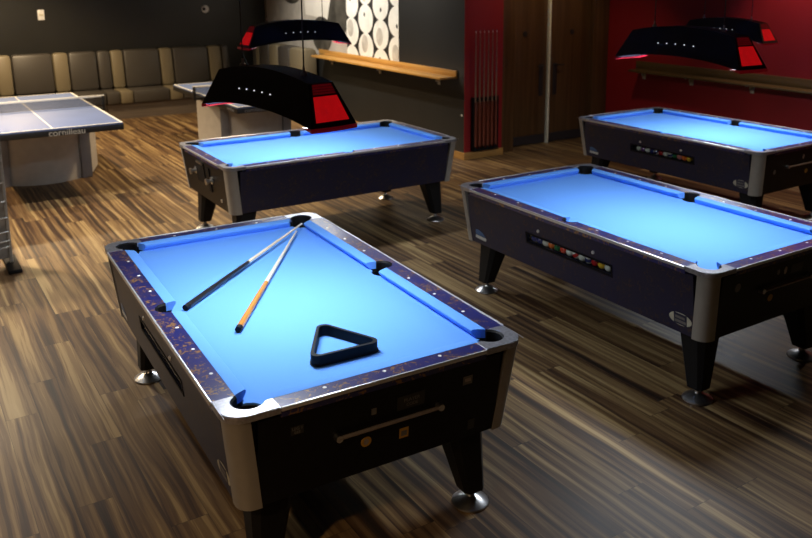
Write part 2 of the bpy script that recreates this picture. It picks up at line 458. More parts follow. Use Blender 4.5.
def pool_table(label, loc, rotz, window, fittings):
    T = thing('pool_table', label, 'pool table', (*loc, 0), rotz, 'blue cloth pool tables'); T.scale = (.985, 1, ZS)
    cached('bed', lambda: MB().prism(bed_poly(), .700, .720), 'playing_bed', 'cloth', T, smooth=False)
    MB().box(-.5, .5, -.93, .93, .381, .392).build('bottom_panel', 'black', T)
    # cabinet
    for sx in (-1, 1):
        hole = WIN if (window and sx < 0) else None
        k, f = mirror_key('side' + str(bool(hole)), lambda: side_panel(hole), -sx * 1 if sx > 0 else 1, 1)
        cached(k, f, 'side_panel', 'cab', T)
    for sy in (-1, 1):
        k, f = mirror_key('end', end_panel, 1, -sy)
        cached(k, f, 'end_panel', 'black', T)
    for sx in (-1, 1):
        for sy in (-1, 1):
            for key, fn, nm, m in (('cpanel', corner_panel, 'corner_panel', 'satin'),
                                   ('cap', lambda: cap_mb(), 'corner_cap', 'cast'),
                                   ('pkt', pocket_corner, 'pocket', 'rubber')):
                k, f = mirror_key(key, fn, sx, sy); cached(k, f, nm, m, T)
            k, f = mirror_key('leg', leg_mesh, sx, sy); lg = cached(k, f, 'leg', 'legblack', T)
            k, f = mirror_key('foot', foot_mesh, sx, sy); cached(k, f, 'foot', 'steel', lg)
    # rails, cushions, trims
    for sx in (-1, 1):
        def longrail():
            a = math.degrees(math.acos((.5205 - SP[0]) / SR))
            poly = [(.5205, -.884), (.600, -.884), (.600, .884), (.5205, .884)] + arc(SP[0], 0, SR + .001, a, -a, 14)
            return MB().prism(poly, .722, .760)
        k, f = mirror_key('lrail', longrail, sx, 1); rl = cached(k, f, 'rail', 'rail', T)
        for i in (1, 2, 3, 5, 6, 7):
            cached('sight', lambda: MB().lathe([(.0005, 0), (.0072, 0), (.0066, .0012), (.0005, .0014)], 14), 'sight', 'sight', rl, (sx * (.47 + .072), -.915 + 1.83 * i / 8, .7601))
        k, f = mirror_key('ltrim', lambda: MB().box(.600, .609, -.884, .884, .745, .7628, .003), sx, 1); cached(k, f, 'trim_strip', 'chrome', T)
        k, f = mirror_key('spkt', pocket_side, sx, 1); cached(k, f, 'pocket', 'rubber', T)
        for sy in (-1, 1):
            k, f = mirror_key('lcush', lambda: cushion(.066, .052, .851, .880), sx, sy); cached(k, f, 'cushion', 'cloth', T)
    for sy in (-1, 1):
        def shortrail(): return MB().prism([(-.414, .9655), (.414, .9655), (.414, 1.035), (-.414, 1.035)], .722, .760)
        k, f = mirror_key('srail', shortrail, 1, sy); rl = cached(k, f, 'rail', 'rail', T)
        for i in (1, 2, 3):
            cached('sight', None, 'sight', 'sight', rl, (-.47 + .94 * i / 4, sy * (.915 + .072), .7601))
        k, f = mirror_key('strim', lambda: MB().box(-.414, .414, 1.035, 1.043, .746, .7628, .003), 1, sy); cached(k, f, 'trim_strip', 'chrome', T)
        def sc_():
            mb = cushion(-.406, -.433, .406, .433)
            for v in mb.bm.verts: v.co = Vector((v.co.y, v.co.x + .445, v.co.z))
            return mb
        k, f = mirror_key('scush', sc_, 1, sy); cached(k, f, 'cushion', 'cloth', T)
    # ball window
    if window:
        ya, yb, za, zb = WIN
        def recess():
            mb = MB(); x0, x1 = -.575, -.44
            mb.box(x0 + .02, x1, ya - .02, yb + .02, za - .012, za - .002); mb.box(x0 + .02, x1, ya - .02, yb + .02, zb + .002, zb + .012)
            mb.box(x1, x1 + .008, ya - .02, yb + .02, za - .012, zb + .012)
            mb.box(x0 + .025, x1, ya - .02, ya - .004, za - .002, zb + .002); mb.box(x0 + .025, x1, yb + .004, yb + .02, za - .002, zb + .002)
            return mb
        wf = cached('wframe', lambda: win_frame(ya, yb, za, zb), 'ball_window', 'rubber', T)
        cached('recess', recess, 'ball_tray', 'rubber', wf)
        xg = -hx_(.56) + .006
        cached('pane', lambda: MB().box(xg, xg + .003, ya, yb, za, zb), 'window_pane', 'glass', wf, smooth=False)
        for y in (.215, -.245):
            cached('wscrew', lambda: MB().lathe([(.001, 0), (.011, 0), (.009, .006), (.001, .007)], 16), 'lock', 'chrome', T, (-hx_(.642), y, .642), (0, -PI / 2, 0))
        # two printed emblems
        em = thing_part(T, -.845, .458)
        cached('em1', lambda: ellipse(.070, .034, .0015), 'emblem', 'cream', em_parent(em), em_loc(em), em_rot())
        cached('em1b', lambda: MB().box(-.040, .040, -.030, .030, .0012, .0026), 'emblem_center', 'navyp', em_parent(em), em_loc(em), em_rot())
        cached('em1c', lambda: MB().box(-.030, .028, .003, .016, .002, .0032).box(-.034, .036, -.020, -.006, .002, .0032), 'emblem_print', 'grey', em_parent(em), em_loc(em), em_rot())
        e2 = thing_part(T, .815, .450)
        cached('em2', lambda: MB().loft([[(-.055, -.030, .001), (.058, -.034, .001), (.064, -.012, .001), (-.05, -.008, .001)], [(-.055, -.030, .002), (.058, -.034, .002), (.064, -.012, .002), (-.05, -.008, .002)]]), 'emblem', 'pale', T, em_loc(e2), em_rot())
        cached('em2b', lambda: MB().loft([[(-.05, -.004, z), (.055, -.006, z), (.03, .018, z), (-.02, .034, z), (-.048, .028, z)] for z in (.001, .002)]), 'emblem', 'bluep', T, em_loc(e2), em_rot())
    fittings(T)
    return T

def cap_mb():
    mb = MB().prism(cap_poly(), .738, .7625)
    es = [e for e in mb.bm.edges if all(v.co.z > .76 for v in e.verts)]
    bmesh.ops.bevel(mb.bm, geom=es, offset=.003, segments=2, affect='EDGES')
    return mb
def win_frame(ya, yb, za, zb):
    mb = MB(); t = .012
    o = lambda z: -hx_(z) - .003
    def bar(y0, y1, z0, z1):
        mb.loft([[(o(z0), y, z0), (o(z0) + .006, y, z0), (o(z1) + .006, y, z1), (o(z1), y, z1)] for y in (y0, y1)])
    bar(ya - t, yb + t, zb, zb + t); bar(ya - t, yb + t, za - t, za); bar(ya - t, ya, za, zb); bar(yb, yb + t, za, zb)
    return mb
def ellipse(a, b, h, n=28):
    return MB().loft([[(a * math.cos(2 * PI * k / n), b * math.sin(2 * PI * k / n), z) for k in range(n)] for z in (0, h)])
TILT = math.atan(.038 / .345)
def thing_part(T, y, z): return (T, y, z)
def em_parent(e): return e[0]
def em_loc(e): return (-hx_(e[2]) - .0006, e[1], e[2])
def em_rot():   # local x -> -y (reads left to right seen from -x), local z -> outward (-x)
    return Matrix(((0, math.sin(TILT) * -1, -math.cos(TILT)), (-1, 0, 0), (0, math.cos(TILT), -math.sin(TILT)))).to_euler()
def end_rot():  # local x -> x, local y -> up, local z -> -y
    return Matrix(((1, 0, 0), (0, -math.sin(TILT), -math.cos(TILT)), (0, math.cos(TILT), -math.sin(TILT)))).to_euler()
def end_loc(x, z): return (x, -hy_(z) - .0006, z)

def on_end(T, name, mb, m, x, z, label=None):
    o = mb.build(name, m, T, end_loc(x, z), end_rot())
    if label: o['label'] = label
    return o
def rect(w, h, t=.0015): return MB().box(-w / 2, w / 2, -h / 2, h / 2, 0, t)
def disc(r, t=.0015): return ellipse(r, r, t)

def handle(T, x0, x1, z):
    h = MB().cyl((x0, -hy_(z) - .020, z + .010), (x1, -hy_(z) - .020, z + .010), .0072, n=14).build('handle_bar', 'bronze', T)
    for x in (x0, x1):
        MB().cyl((x, -hy_(z) + .004, z + .010), (x, -hy_(z) - .027, z + .010), .015, .013, n=18).build('handle_mount', 'steel', h)
    return h

def txt(T, body, size, m, x, z, name='lettering'):
    return link(name, text_mesh(body, size), m, T, (x, -hy_(z) - .0026, z), end_rot(), smooth=False)

def fit_front(T):
    handle(T, -.203, .215, .562)
    on_end(T, 'sticker', rect(.020, .026), 'grey', -.06, .630, 'small grey sticker')
    on_end(T, 'coin_label', rect(.115, .058, .002), 'darkplate', .093, .630, 'dark label plate with two lines of print')
    txt(T, 'PLAYER', .020, 'grey', .096, .638); txt(T, 'CODE', .018, 'grey', .098, .618)
    on_end(T, 'sticker', disc(.021), 'gold', -.087, .511, 'round yellow sticker')
    on_end(T, 'sticker_mark', ellipse(.010, .013, .002), 'bronze', -.087, .511)
    on_end(T, 'sticker', rect(.038, .042), 'gold', .07, .498, 'square yellow sticker')
    on_end(T, 'sticker_mark', rect(.024, .022, .0022), 'grey', .07, .497)
    on_end(T, 'sticker', rect(.042, .036), 'grey', .342, .645, 'grey square sticker near right corner')
    on_end(T, 'sticker_mark', rect(.026, .014, .0022), 'bronze', .342, .647)
    on_end(T, 'sticker', rect(.030, .046), 'darkplate', .374, .438, 'dark worn sticker')
    on_end(T, 'sticker', rect(.046, .034), 'darkplate', -.353, .648, 'dark sticker with grey print')
    txt(T, 'LEG 1', .016, 'grey', -.353, .655); txt(T, '083', .015, 'grey', -.353, .640)
def fit_right(T):
    handle(T, -.175, .235, .575)
    on_end(T, 'sticker', disc(.020), 'gold', -.075, .520, 'round amber sticker')
    on_end(T, 'sticker', ellipse(.012, .016, .0015), 'grey', -.045, .66); on_end(T, 'sticker', ellipse(.011, .022, .0015), 'bronze', .015, .658)
    on_end(T, 'coin_label', rect(.10, .05, .002), 'darkplate', .11, .655)
    on_end(T, 'sticker', ellipse(.022, .024, .0015), 'grey', -.366, .642)
def fit_far(T):
    handle(T, -.20, .21, .582)
    on_end(T, 'sticker', disc(.020), 'gold', .10, .516, 'round amber sticker')
    on_end(T, 'sticker', ellipse(.016, .02, .0015), 'grey', -.36, .565); on_end(T, 'sticker', ellipse(.011, .022, .0015), 'bronze', .02, .655)
def fit_coin(T):
    on_end(T, 'coin_plate', rect(.20, .17, .006), 'rubber', -.07, .605, 'black coin mechanism plate')
    on_end(T, 'coin_slide', rect(.14, .018, .012), 'steel', -.06, .688)
    on_end(T, 'coin_slot', rect(.05, .20, .008), 'rubber', .135, .580)
    for x, z in ((-.195, .597), (.19, .584)):
        k = MB().lathe([(.001, 0), (.030, 0), (.030, .008), (.014, .014), (.014, .035), (.026, .040), (.026, .052), (.001, .054)], 20)
        on_end(T, 'coin_knob', k, 'steel', x, z)
    on_end(T, 'cabinet_lock', MB().lathe([(.001, 0), (.014, 0), (.013, .005), (.007, .006), (.001, .004)], 18), 'steel', .35, .45)

LOC = dict(A=((1.395, 3.340), R(-2.27)), B=((3.700, 3.364), R(-.39)), C=((3.023, 6.289), R(-90.21)), D=((6.25, 4.923), R(.58)))
TA = pool_table('pool table nearest the camera, with two crossed cues and a triangle on its blue bed', *LOC['A'], True, fit_front); TA.scale.x = .98
TB = pool_table('large blue pool table at right with a row of balls showing in its side', *LOC['B'], True, fit_right)
TC = pool_table('blue pool table standing crosswise at middle back, under a large black lamp', *LOC['C'], False, fit_coin)
TD = pool_table('farthest blue pool table, standing along the red wall', *LOC['D'], True, fit_far)

# balls lined up behind the ball windows
BC = dict(navy=(.02, .03, .16), white=(.72, .70, .62), orange=(.75, .16, .03), green=(.02, .14, .05), scarlet=(.70, .06, .03), red=(.42, .015, .02), yellow=(.72, .42, .03), purple=(.16, .06, .22), pink=(.62, .22, .18), redstripe=(.5, .02, .02), navystripe=(.02, .03, .12))
BM_ = {k: ball_mat('ball_' + k, c, k.endswith('stripe')) for k, c in BC.items()}
_bs = MB(); bmesh.ops.create_uvsphere(_bs.bm, u_segments=20, v_segments=12, radius=.0254)
ball_me = bpy.data.meshes.new('pool_ball'); _bs.bm.to_mesh(ball_me); _bs.bm.free()
ball_me.polygons.foreach_set('use_smooth', [True] * len(ball_me.polygons))
ORD = ['first', 'second', 'third', 'fourth', 'fifth', 'sixth', 'seventh', 'eighth', 'ninth', 'tenth', 'eleventh', 'twelfth', 'thirteenth']
def balls(key, seq, y0, where, group):
    (cx, cy), a = LOC[key]
    for i, c in enumerate(seq):
        lx, ly = .985 * (-hx_(.555) + .0375), y0 - i * .0515
        o = bpy.data.objects.new('pool_ball', ball_me.copy()); COL.objects.link(o)
        o.data.materials.append(BM_[c])
        o.location = (cx + lx * math.cos(a) - ly * math.sin(a), cy + lx * math.sin(a) + ly * math.cos(a), (WIN[2] - .002) * ZS + .0256)
        o.rotation_euler = (random.uniform(-.6, .6), random.uniform(-.6, .6), 0)
        desc = {'redstripe': 'red and white striped', 'navystripe': 'navy and white striped', 'scarlet': 'bright red', 'navy': 'dark blue'}.get(c, c)
        tag(o, f'{desc} ball, {ORD[i]} from left in the window of the {where}', 'pool ball', group)
balls('B', ['navy', 'navy', 'white', 'orange', 'green', 'scarlet', 'white', 'redstripe', 'white', 'navystripe', 'red', 'yellow', 'white'], .293, 'large right table', 'balls behind the window of the right table')
balls('D', ['white', 'purple', 'white', 'navy', 'navystripe', 'red', 'white', 'navystripe', 'green', 'pink', 'orange', 'yellow'], .262, 'farthest table', 'balls behind the window of the far table')

# ------------------------------------------------------------------ cues and triangle on the front table
def cue(label, tip, butt, butt_mat, split, rbutt, cap_m, shaft='cuelight', group='cue sticks on the front table', cap_len=.025):
    tip, butt = Vector(tip), Vector(butt); L_ = (tip - butt).length
    T = thing('cue_stick', label, 'cue stick', butt, 0, group)
    T.rotation_mode = 'QUATERNION'; T.rotation_quaternion = (tip - butt).to_track_quat('Z', 'Y')
    rt = .0048
    rr = lambda s: rbutt + (rt - rbutt) * s / L_
    s0 = split * L_
    MB().cyl((0, 0, 0), (0, 0, cap_len), rbutt * .92, rbutt, 14).build('bumper', cap_m, T)
    MB().cyl((0, 0, cap_len), (0, 0, s0), rbutt, rr(s0), 14).build('butt', butt_mat, T)
    MB().cyl((0, 0, s0), (0, 0, L_ - .03), rr(s0), rt, 14).build('shaft', shaft, T)
    MB().cyl((0, 0, L_ - .03), (0, 0, L_ - .008), rt, rt, 12).build('ferrule', 'ferrule', T)
    MB().cyl((0, 0, L_ - .008), (0, 0, L_), rt, rt * .7, 12).build('tip', 'tip', T)
    return T
cue('cue with a black butt and pale shaft, left of two cues on the front table', (1.877, 4.166, .7335), (.961, 3.374, .7105), 'cueblack', .47, .0142, 'rubber')
cue('cue with an orange wood butt, right of two cues on the front table', (1.804, 4.082, .7235), (1.069, 3.030, .7105), 'cuewood', .40, .0142, 'rubber')
# triangle rack
def rounded_tri(pts, r, n=6):
    out = []
    for i in range(3):
        p, a, b = Vector(pts[i]), Vector(pts[i - 1]), Vector(pts[(i + 1) % 3])
        u, v = (a - p).normalized(), (b - p).normalized()
        half = u.angle(v) / 2; c = p + (u + v).normalized() * (r / math.sin(half))
        t0 = p + u * (r / math.tan(half)); t1 = p + v * (r / math.tan(half))
        d0, d1 = t0 - c, t1 - c
        a0 = math.atan2(d0.y, d0.x); da = (math.atan2(d1.y, d1.x) - a0 + PI) % (2 * PI) - PI
        out += [(c.x + r * math.cos(a0 + da * k / n), c.y + r * math.sin(a0 + da * k / n)) for k in range(n + 1)]
    return out
def tri_off(pts, d):
    c = sum((Vector(p) for p in pts), Vector((0, 0))) / 3
    return pts if d == 0 else [tuple(c + (Vector(p) - c) * (1 - d)) for p in pts]
ctr = Vector((1.335, 2.67)); 
TP = [(1.172, 2.584), (1.346, 2.870), (1.480, 2.565)]
TP = [(x - ctr.x, y - ctr.y) for x, y in TP]
T = thing('triangle_rack', 'black plastic ball triangle lying on the blue bed of the front table', 'triangle rack', (ctr.x, ctr.y, .6965))
inner = rounded_tri(tri_off(TP, .13), .022); outer = rounded_tri(TP, .030)
MB().loft([[(x, y, 0) for x, y in outer], [(x, y, .042) for x, y in outer], [(x, y, .042) for x, y in inner], [(x, y, 0) for x, y in inner], [(x, y, 0) for x, y in outer]], cap=False).build('frame', 'rubber', T)
lipo = rounded_tri(tri_off(TP, -.035), .032)
MB().loft([[(x, y, .0) for x, y in lipo], [(x, y, .006) for x, y in lipo], [(x, y, .006) for x, y in outer], [(x, y, 0) for x, y in outer], [(x, y, 0) for x, y in lipo]], cap=False).build('foot_flange', 'rubber', T)

# ------------------------------------------------------------------ hanging lamps
def lamp(label, x, y, z, rotz, power=1.0, color=(.88, .94, 1.0)):
    T = thing('pool_lamp', label, 'lamp', (x, y, z), rotz, 'black hanging lamps over the pool tables')
    yb, yt, wb, wt, H = .44, .355, .105, .055, .16
    n = 24
    def zb(t): 
        a = abs(t); return .042 * (1 - a ** 2.2)
    def zt(t): return H + .035 * (1 - t * t)
    ts = [-1 + 2 * k / n for k in range(n + 1)]
    mb = MB()
    # shell: side, top, side as one open loft, doubled inward for thickness
    def ring(t, o):
        return [(-wb + o, yb * t, zb(t)), (-wt + o, yt * t, zt(t) - o), (wt - o, yt * t, zt(t) - o), (wb - o, yb * t, zb(t))]
    V = [[mb.bm.verts.new(p) for p in ring(t, 0)] for t in ts]; W = [[mb.bm.verts.new(p) for p in ring(t * .985, .006)] for t in ts]
    for a, b, c, d in zip(V, V[1:], W, W[1:]):
        for i in range(3):
            mb.bm.faces.new((a[i], a[i + 1], b[i + 1], b[i])); mb.bm.faces.new((c[i], d[i], d[i + 1], c[i + 1]))
        for i in (0, 3): mb.bm.faces.new((a[i], b[i], d[i], c[i]))
    for A, B in ((V[0], W[0]), (V[-1], W[-1])):
        for i in range(3): mb.bm.faces.new((A[i], A[i + 1], B[i + 1], B[i]))
    mb.build('shade', 'lamp', T)
    key = 'lampend'
    for s in (-1, 1):
        P = lambda u, h, off=0: Vector((u * (wb + (wt - wb) * h), s * (yb + (yt - yb) * h + off * .88), H * h + off * .47))
        def slab(pts, o0, o1):
            return MB().loft([[P(u, h, o0) for u, h in pts], [P(u, h, o1) for u, h in pts]])
        e = slab([(-1, 0), (1, 0), (1, 1), (-1, 1)], -.006, 0).build('end_plate', 'lamp', T)
        slab([(-.76, .14), (.76, .14), (.76, .70), (-.76, .70)], .0005, .003).build('red_panel', 'red', e)['label'] = 'glowing red end panel'
        g = MB()
        for h in (.77, .83, .89, .95):
            g.loft([[P(u, hh, o) for u, hh in ((-.76, h - .022), (.76, h - .022), (.76, h + .022), (-.76, h + .022))] for o in (.0005, .003)])
        g.build('red_louvre', 'redlip', e)
        k = 8
        lp = [(-wb, s * (yb - .06)), (-wb, s * yb)] + [(-wb + 2 * wb * i / k, s * (yb + .010 * math.sin(PI * i / k))) for i in range(1, k)] + [(wb, s * yb), (wb, s * (yb - .06))]
        lp2 = [(x * .94, yy - s * .004) for x, yy in lp]
        li = MB(); 
        zz = lambda i: -.012 if 0 < i < len(lp) - 1 else .002
        li.loft([[(px, py, .004), (qx, qy, .004), (qx, qy, zz(i)), (px, py, zz(i))] for i, ((px, py), (qx, qy)) in enumerate(zip(lp, lp2))])
        li.build('red_lip', 'redlip', T)
    # light holes along both long sides
    for s in (-1, 1):
        for k in range(5):
            yy = (k - 2) * .062
            h = .40; t0 = yy / .40
            z0 = zb(t0) + (zt(t0) - zb(t0)) * h; x0 = wb + (wt - wb) * h
            MB().cyl((s * (x0 - .002), yy, z0), (s * (x0 + .003), yy, z0 + .001), .0029, n=10).build('light_hole', 'hole', T)
    # tubes
    for sx in (-.045, .045):
        MB().cyl((sx, -.30, .095), (sx, .30, .095), .013, n=12).build('tube', 'tube', T)
    # suspension
    for s in (-1, 1):
        yy = s * .24; zz_ = zt(s * .24 / yt)
        MB().lathe([(.001, 0), (.012, 0), (.012, .012), (.005, .018), (.005, .035), (.001, .036)], 14).build('cable_mount', 'steel', T, (0, yy, zz_ - .002))
        MB().cyl((0, yy, zz_ + .03), (0, yy, CEIL - z - .001), .0028, n=8).build('cable', 'cable', T)
    ld = bpy.data.lights.new('pool_lamp_light', 'AREA'); ld.shape = 'RECTANGLE'; ld.size = .12; ld.size_y = .76
    ld.energy = 28 * power; ld.color = color
    lo = bpy.data.objects.new('pool_lamp_light', ld); COL.objects.link(lo); lo.parent = T; lo.location = (0, 0, .072)
    return T
LA = lamp('large black arched lamp with glowing red end, hanging low above the front table', 1.333, 3.205, 1.545, R(8.1))
LB = lamp('black arched lamp hanging behind the nearest lamp, over the crosswise table', 2.70, 5.99, 1.58, R(-87))
LC = lamp('black arched lamp over the right table, the lower of two by the red wall', 3.636, 2.996, 1.640, R(-2.7))
LD = lamp('smaller-looking black arched lamp over the farthest table, behind another lamp', 6.15, 4.65, 1.55, R(.5))
# loose power lead hanging from the end of the crosswise table's lamp (local x runs along world -y there)
pts = []
P0, P1, P2, P3 = Vector((0, -.445, .0)), Vector((.0, -.46, -.10)), Vector((.02, -.37, -.16)), Vector((.03, -.33, -.31))
for k in range(17):
    t = k / 16; pts.append((1 - t) ** 3 * P0 + 3 * (1 - t) ** 2 * t * P1 + 3 * (1 - t) * t * t * P2 + t ** 3 * P3)
MB().tube(pts, .004).build('power_lead', 'lead', LB)

# ------------------------------------------------------------------ shelves
T = thing('wall_shelf', 'honey oak drinks shelf on the black wall below the mural', 'shelf', (5.534, 9.6, .94), 0, 'wall shelves')
MB().box(-.245, -.001, -1.785, 1.62, 0, .024, .003).build('shelf_board', 'oak', T)
MB().box(-.024, -.001, -1.785, 1.81, .0245, .09, .003).build('back_strip', 'oak', T)
for y in (1.40, -.005, -1.41):
    MB().box(-.012, -.001, y - .025, y + .025, -.11, -.001, .003).box(-.13, -.012, y - .008, y + .008, -.02, -.001).box(-.05, -.012, y - .008, y + .008, -.07, -.02).build('bracket', 'cream', T)
T = thing('wall_shelf', 'dim oak drinks shelf running along the red wall behind the lamps', 'shelf', (8.0, 5.2, .925), 0, 'wall shelves')
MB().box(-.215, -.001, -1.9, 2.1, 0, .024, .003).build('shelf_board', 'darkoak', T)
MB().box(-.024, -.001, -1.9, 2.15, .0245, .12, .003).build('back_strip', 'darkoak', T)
for y in (2.02, 1.28, .45, -.33):
    MB().box(-.012, -.001, y - .025, y + .025, -.10, -.001, .003).box(-.13, -.012, y - .008, y + .008, -.02, -.001).box(-.05, -.012, y - .008, y + .008, -.06, -.02).build('bracket', 'cream', T)

# ------------------------------------------------------------------ mural (flat print on the walls)
T = thing('wall_mural', 'black and white mural of pale discs with dark gaps above the oak shelf', 'mural', (5.534, 9.11, 1.03))
MB().box(-.004, -.0005, 0, 1.41, 0, 1.9).build('white_print', 'muralblack', T, smooth=False)
def disc_x(cy, cz, ry, rz, x0, x1, lo=(0, 1.41), zlo=(0, 1.9), n=28):
    pts = [(min(max(cy + ry * math.cos(2 * PI * k / n), lo[0]), lo[1]), min(max(cz + rz * math.sin(2 * PI * k / n), zlo[0]), zlo[1])) for k in range(n)]
    res = [pts[0]]
    for p in pts[1:]:
        if abs(p[0] - res[-1][0]) + abs(p[1] - res[-1][1]) > 1e-4: res.append(p)
    return [[(x, p[0], p[1]) for p in res] for x in (x0, x1)]
dm = MB()
for c in range(4):
    for r in range(6):
        cy = .05 + c * .405; cz = .12 + r * .385 - (.19 if c % 2 else 0)
        if cz - .2 > 1.9: continue
        ry, rz = .203, .198
        x0 = -.0050 - .0002 * c - .00005 * r
        dm.loft(disc_x(cy, cz, ry, rz, x0, x0 - .0006))
        h = (c * 7 + r * 5) % 4
        if h in (0, 2) and 0 < cy + .03 < 1.30 and cz + .17 < 1.9: MB().loft(disc_x(cy + .03, cz + (.05 if h else -.03), .085, .12, -.0068, -.0074)).build('disc_shading', 'muralsm', T)
        if h in (1, 3) and cz + .17 < 1.9: MB().loft(disc_x(cy - .03 + .02 * h, cz + .06 * (h - 2), .022, .028, -.0068, -.0076)).build('disc_dot', 'muralblack', T)
dm.build('disc_print', 'muraldisc', T)
T2_ = thing('wall_mural', 'blurred left part of the mural with large dark curved shapes behind a lamp', 'mural', (5.534, 10.52, .93))
MB().box(-.004, -.0005, 0, 2.95, 0, 2.0).build('pale_print', 'muralgrey', T2_, smooth=False)
LO, ZL = (0, 2.95), (0, 2.0)
MB().loft(disc_x(.35, .92, .60, .62, -.0045, -.005, LO, ZL)).build('dark_shape', 'muraldark', T2_)
MB().loft([[(x, y, z) for y, z in ((.60, .55), (1.35, .60), (1.55, 1.9), (.5, 1.9), (.36, 1.2))] for x in (-.0055, -.006)]).build('pale_shape', 'mural', T2_)
MB().loft(disc_x(1.85, 1.05, .46, .30, -.0065, -.007, LO, ZL)).build('dark_shape', 'muraldark', T2_)
MB().loft(disc_x(.80, .32, .33, .27, -.0065, -.007, LO, ZL)).build('dark_shape', 'muraldark', T2_)
# ------------------------------------------------------------------ banquette
def pad(mb, x0, x1, y0, y1, z0, z1, b=.02): mb.box(x0, x1, y0, y1, z0, z1, b)
def shear(o, k, z0):
    for v in o.data.vertices: v.co.y += k * (v.co.z - z0)
def bench(label, x0, x1, stripes):
    T = thing('banquette_bench', label, 'bench', ((x0 + x1) / 2, 13.135, 0), 0, 'padded benches along the back wall')
    c = (x0 + x1) / 2
    MB().box(x0 - c + .002, x1 - c - .002, -.26, .32, 0, .235).build('plinth', 'plinth', T)
    edges = []; cur = x0
    for a, b in stripes:
        if a > cur + .02: edges.append((cur, a, 'vinyl'))
        edges.append((a, b, 'tan')); cur = b
    if cur < x1 - .02: edges.append((cur, x1, 'vinyl'))
    for a, b, m in edges:
        mb = MB(); pad(mb, a - c + .003, b - c - .003, -.315, .33, .236, .425, .025)
        mb.build('seat_pad', m, T)
        mb = MB(); pad(mb, a - c + .003, b - c - .003, .06, .22, .426, 1.0, .045)
        o = mb.build('back_pad', m, T); shear(o, .16, .43)
    return T
bench('grey brown tan-striped bench section directly behind the far left table tennis table', -.35, 2.71, [(-.2, .0), (.56, .77), (1.33, 1.54), (2.09, 2.31)])
bench('grey brown tan-striped bench section with exposed plinth, right of the far left table', 2.715, 4.78, [(2.91, 3.10), (3.65, 3.855), (4.435, 4.655)])
T = thing('banquette_bench', 'end of the striped padded bench turning along the side wall below the mural', 'bench', (5.24, 12.40, 0), 0, 'padded benches along the back wall')
MB().box(-.41, .285, -.98, 1.0, 0, .235).build('plinth', 'plinth', T)
for y0, y1, m in ((-1.0, -.50, 'tan'), (-.50, -.06, 'vinyl'), (-.06, .30, 'tan'), (.30, .72, 'vinyl'), (.72, .86, 'tan'), (.86, 1.0, 'vinyl')):
    mb = MB(); pad(mb, -.46, .28, y0 + .003, y1 - .003, .236, .425, .025); mb.build('seat_pad', m, T)
    mb = MB(); pad(mb, -.02, .25, y0 + .003, y1 - .003, .426, 1.04, .06); mb.build('back_pad', m, T)

# small fittings on the back wall
T = thing('wall_switch', 'small white switch plate high on the black wall, far left', 'switch', (2.02, 13.475, 1.556))
MB().box(-.045, .045, -.012, -.0005, -.075, .075, .004).build('plate', 'white', T); MB().box(-.03, .03, -.018, -.012, -.012, .012).build('rocker', 'cream', T)
T = thing('wall_sensor', 'round white sensor high on the black wall above the bench', 'sensor', (4.488, 13.475, 1.586))
MB().lathe([(.001, 0), (.062, 0), (.060, .02), (.045, .035), (.001, .04)], 24).build('dome', 'white', T, (0, -.0005, 0), (PI / 2, 0, 0))
MB().lathe([(.001, 0), (.026, 0), (.02, .012), (.001, .015)], 18).build('lens', 'rubber', T, (-.025, -.034, 0), (PI / 2, 0, 0))
T = thing('wall_socket', 'tiny pale socket low on the black wall near the cue rack', 'socket', (5.534, 7.72, .52))
MB().box(-.008, -.0005, -.012, .012, -.012, .012, .002).build('plate', 'pale', T)

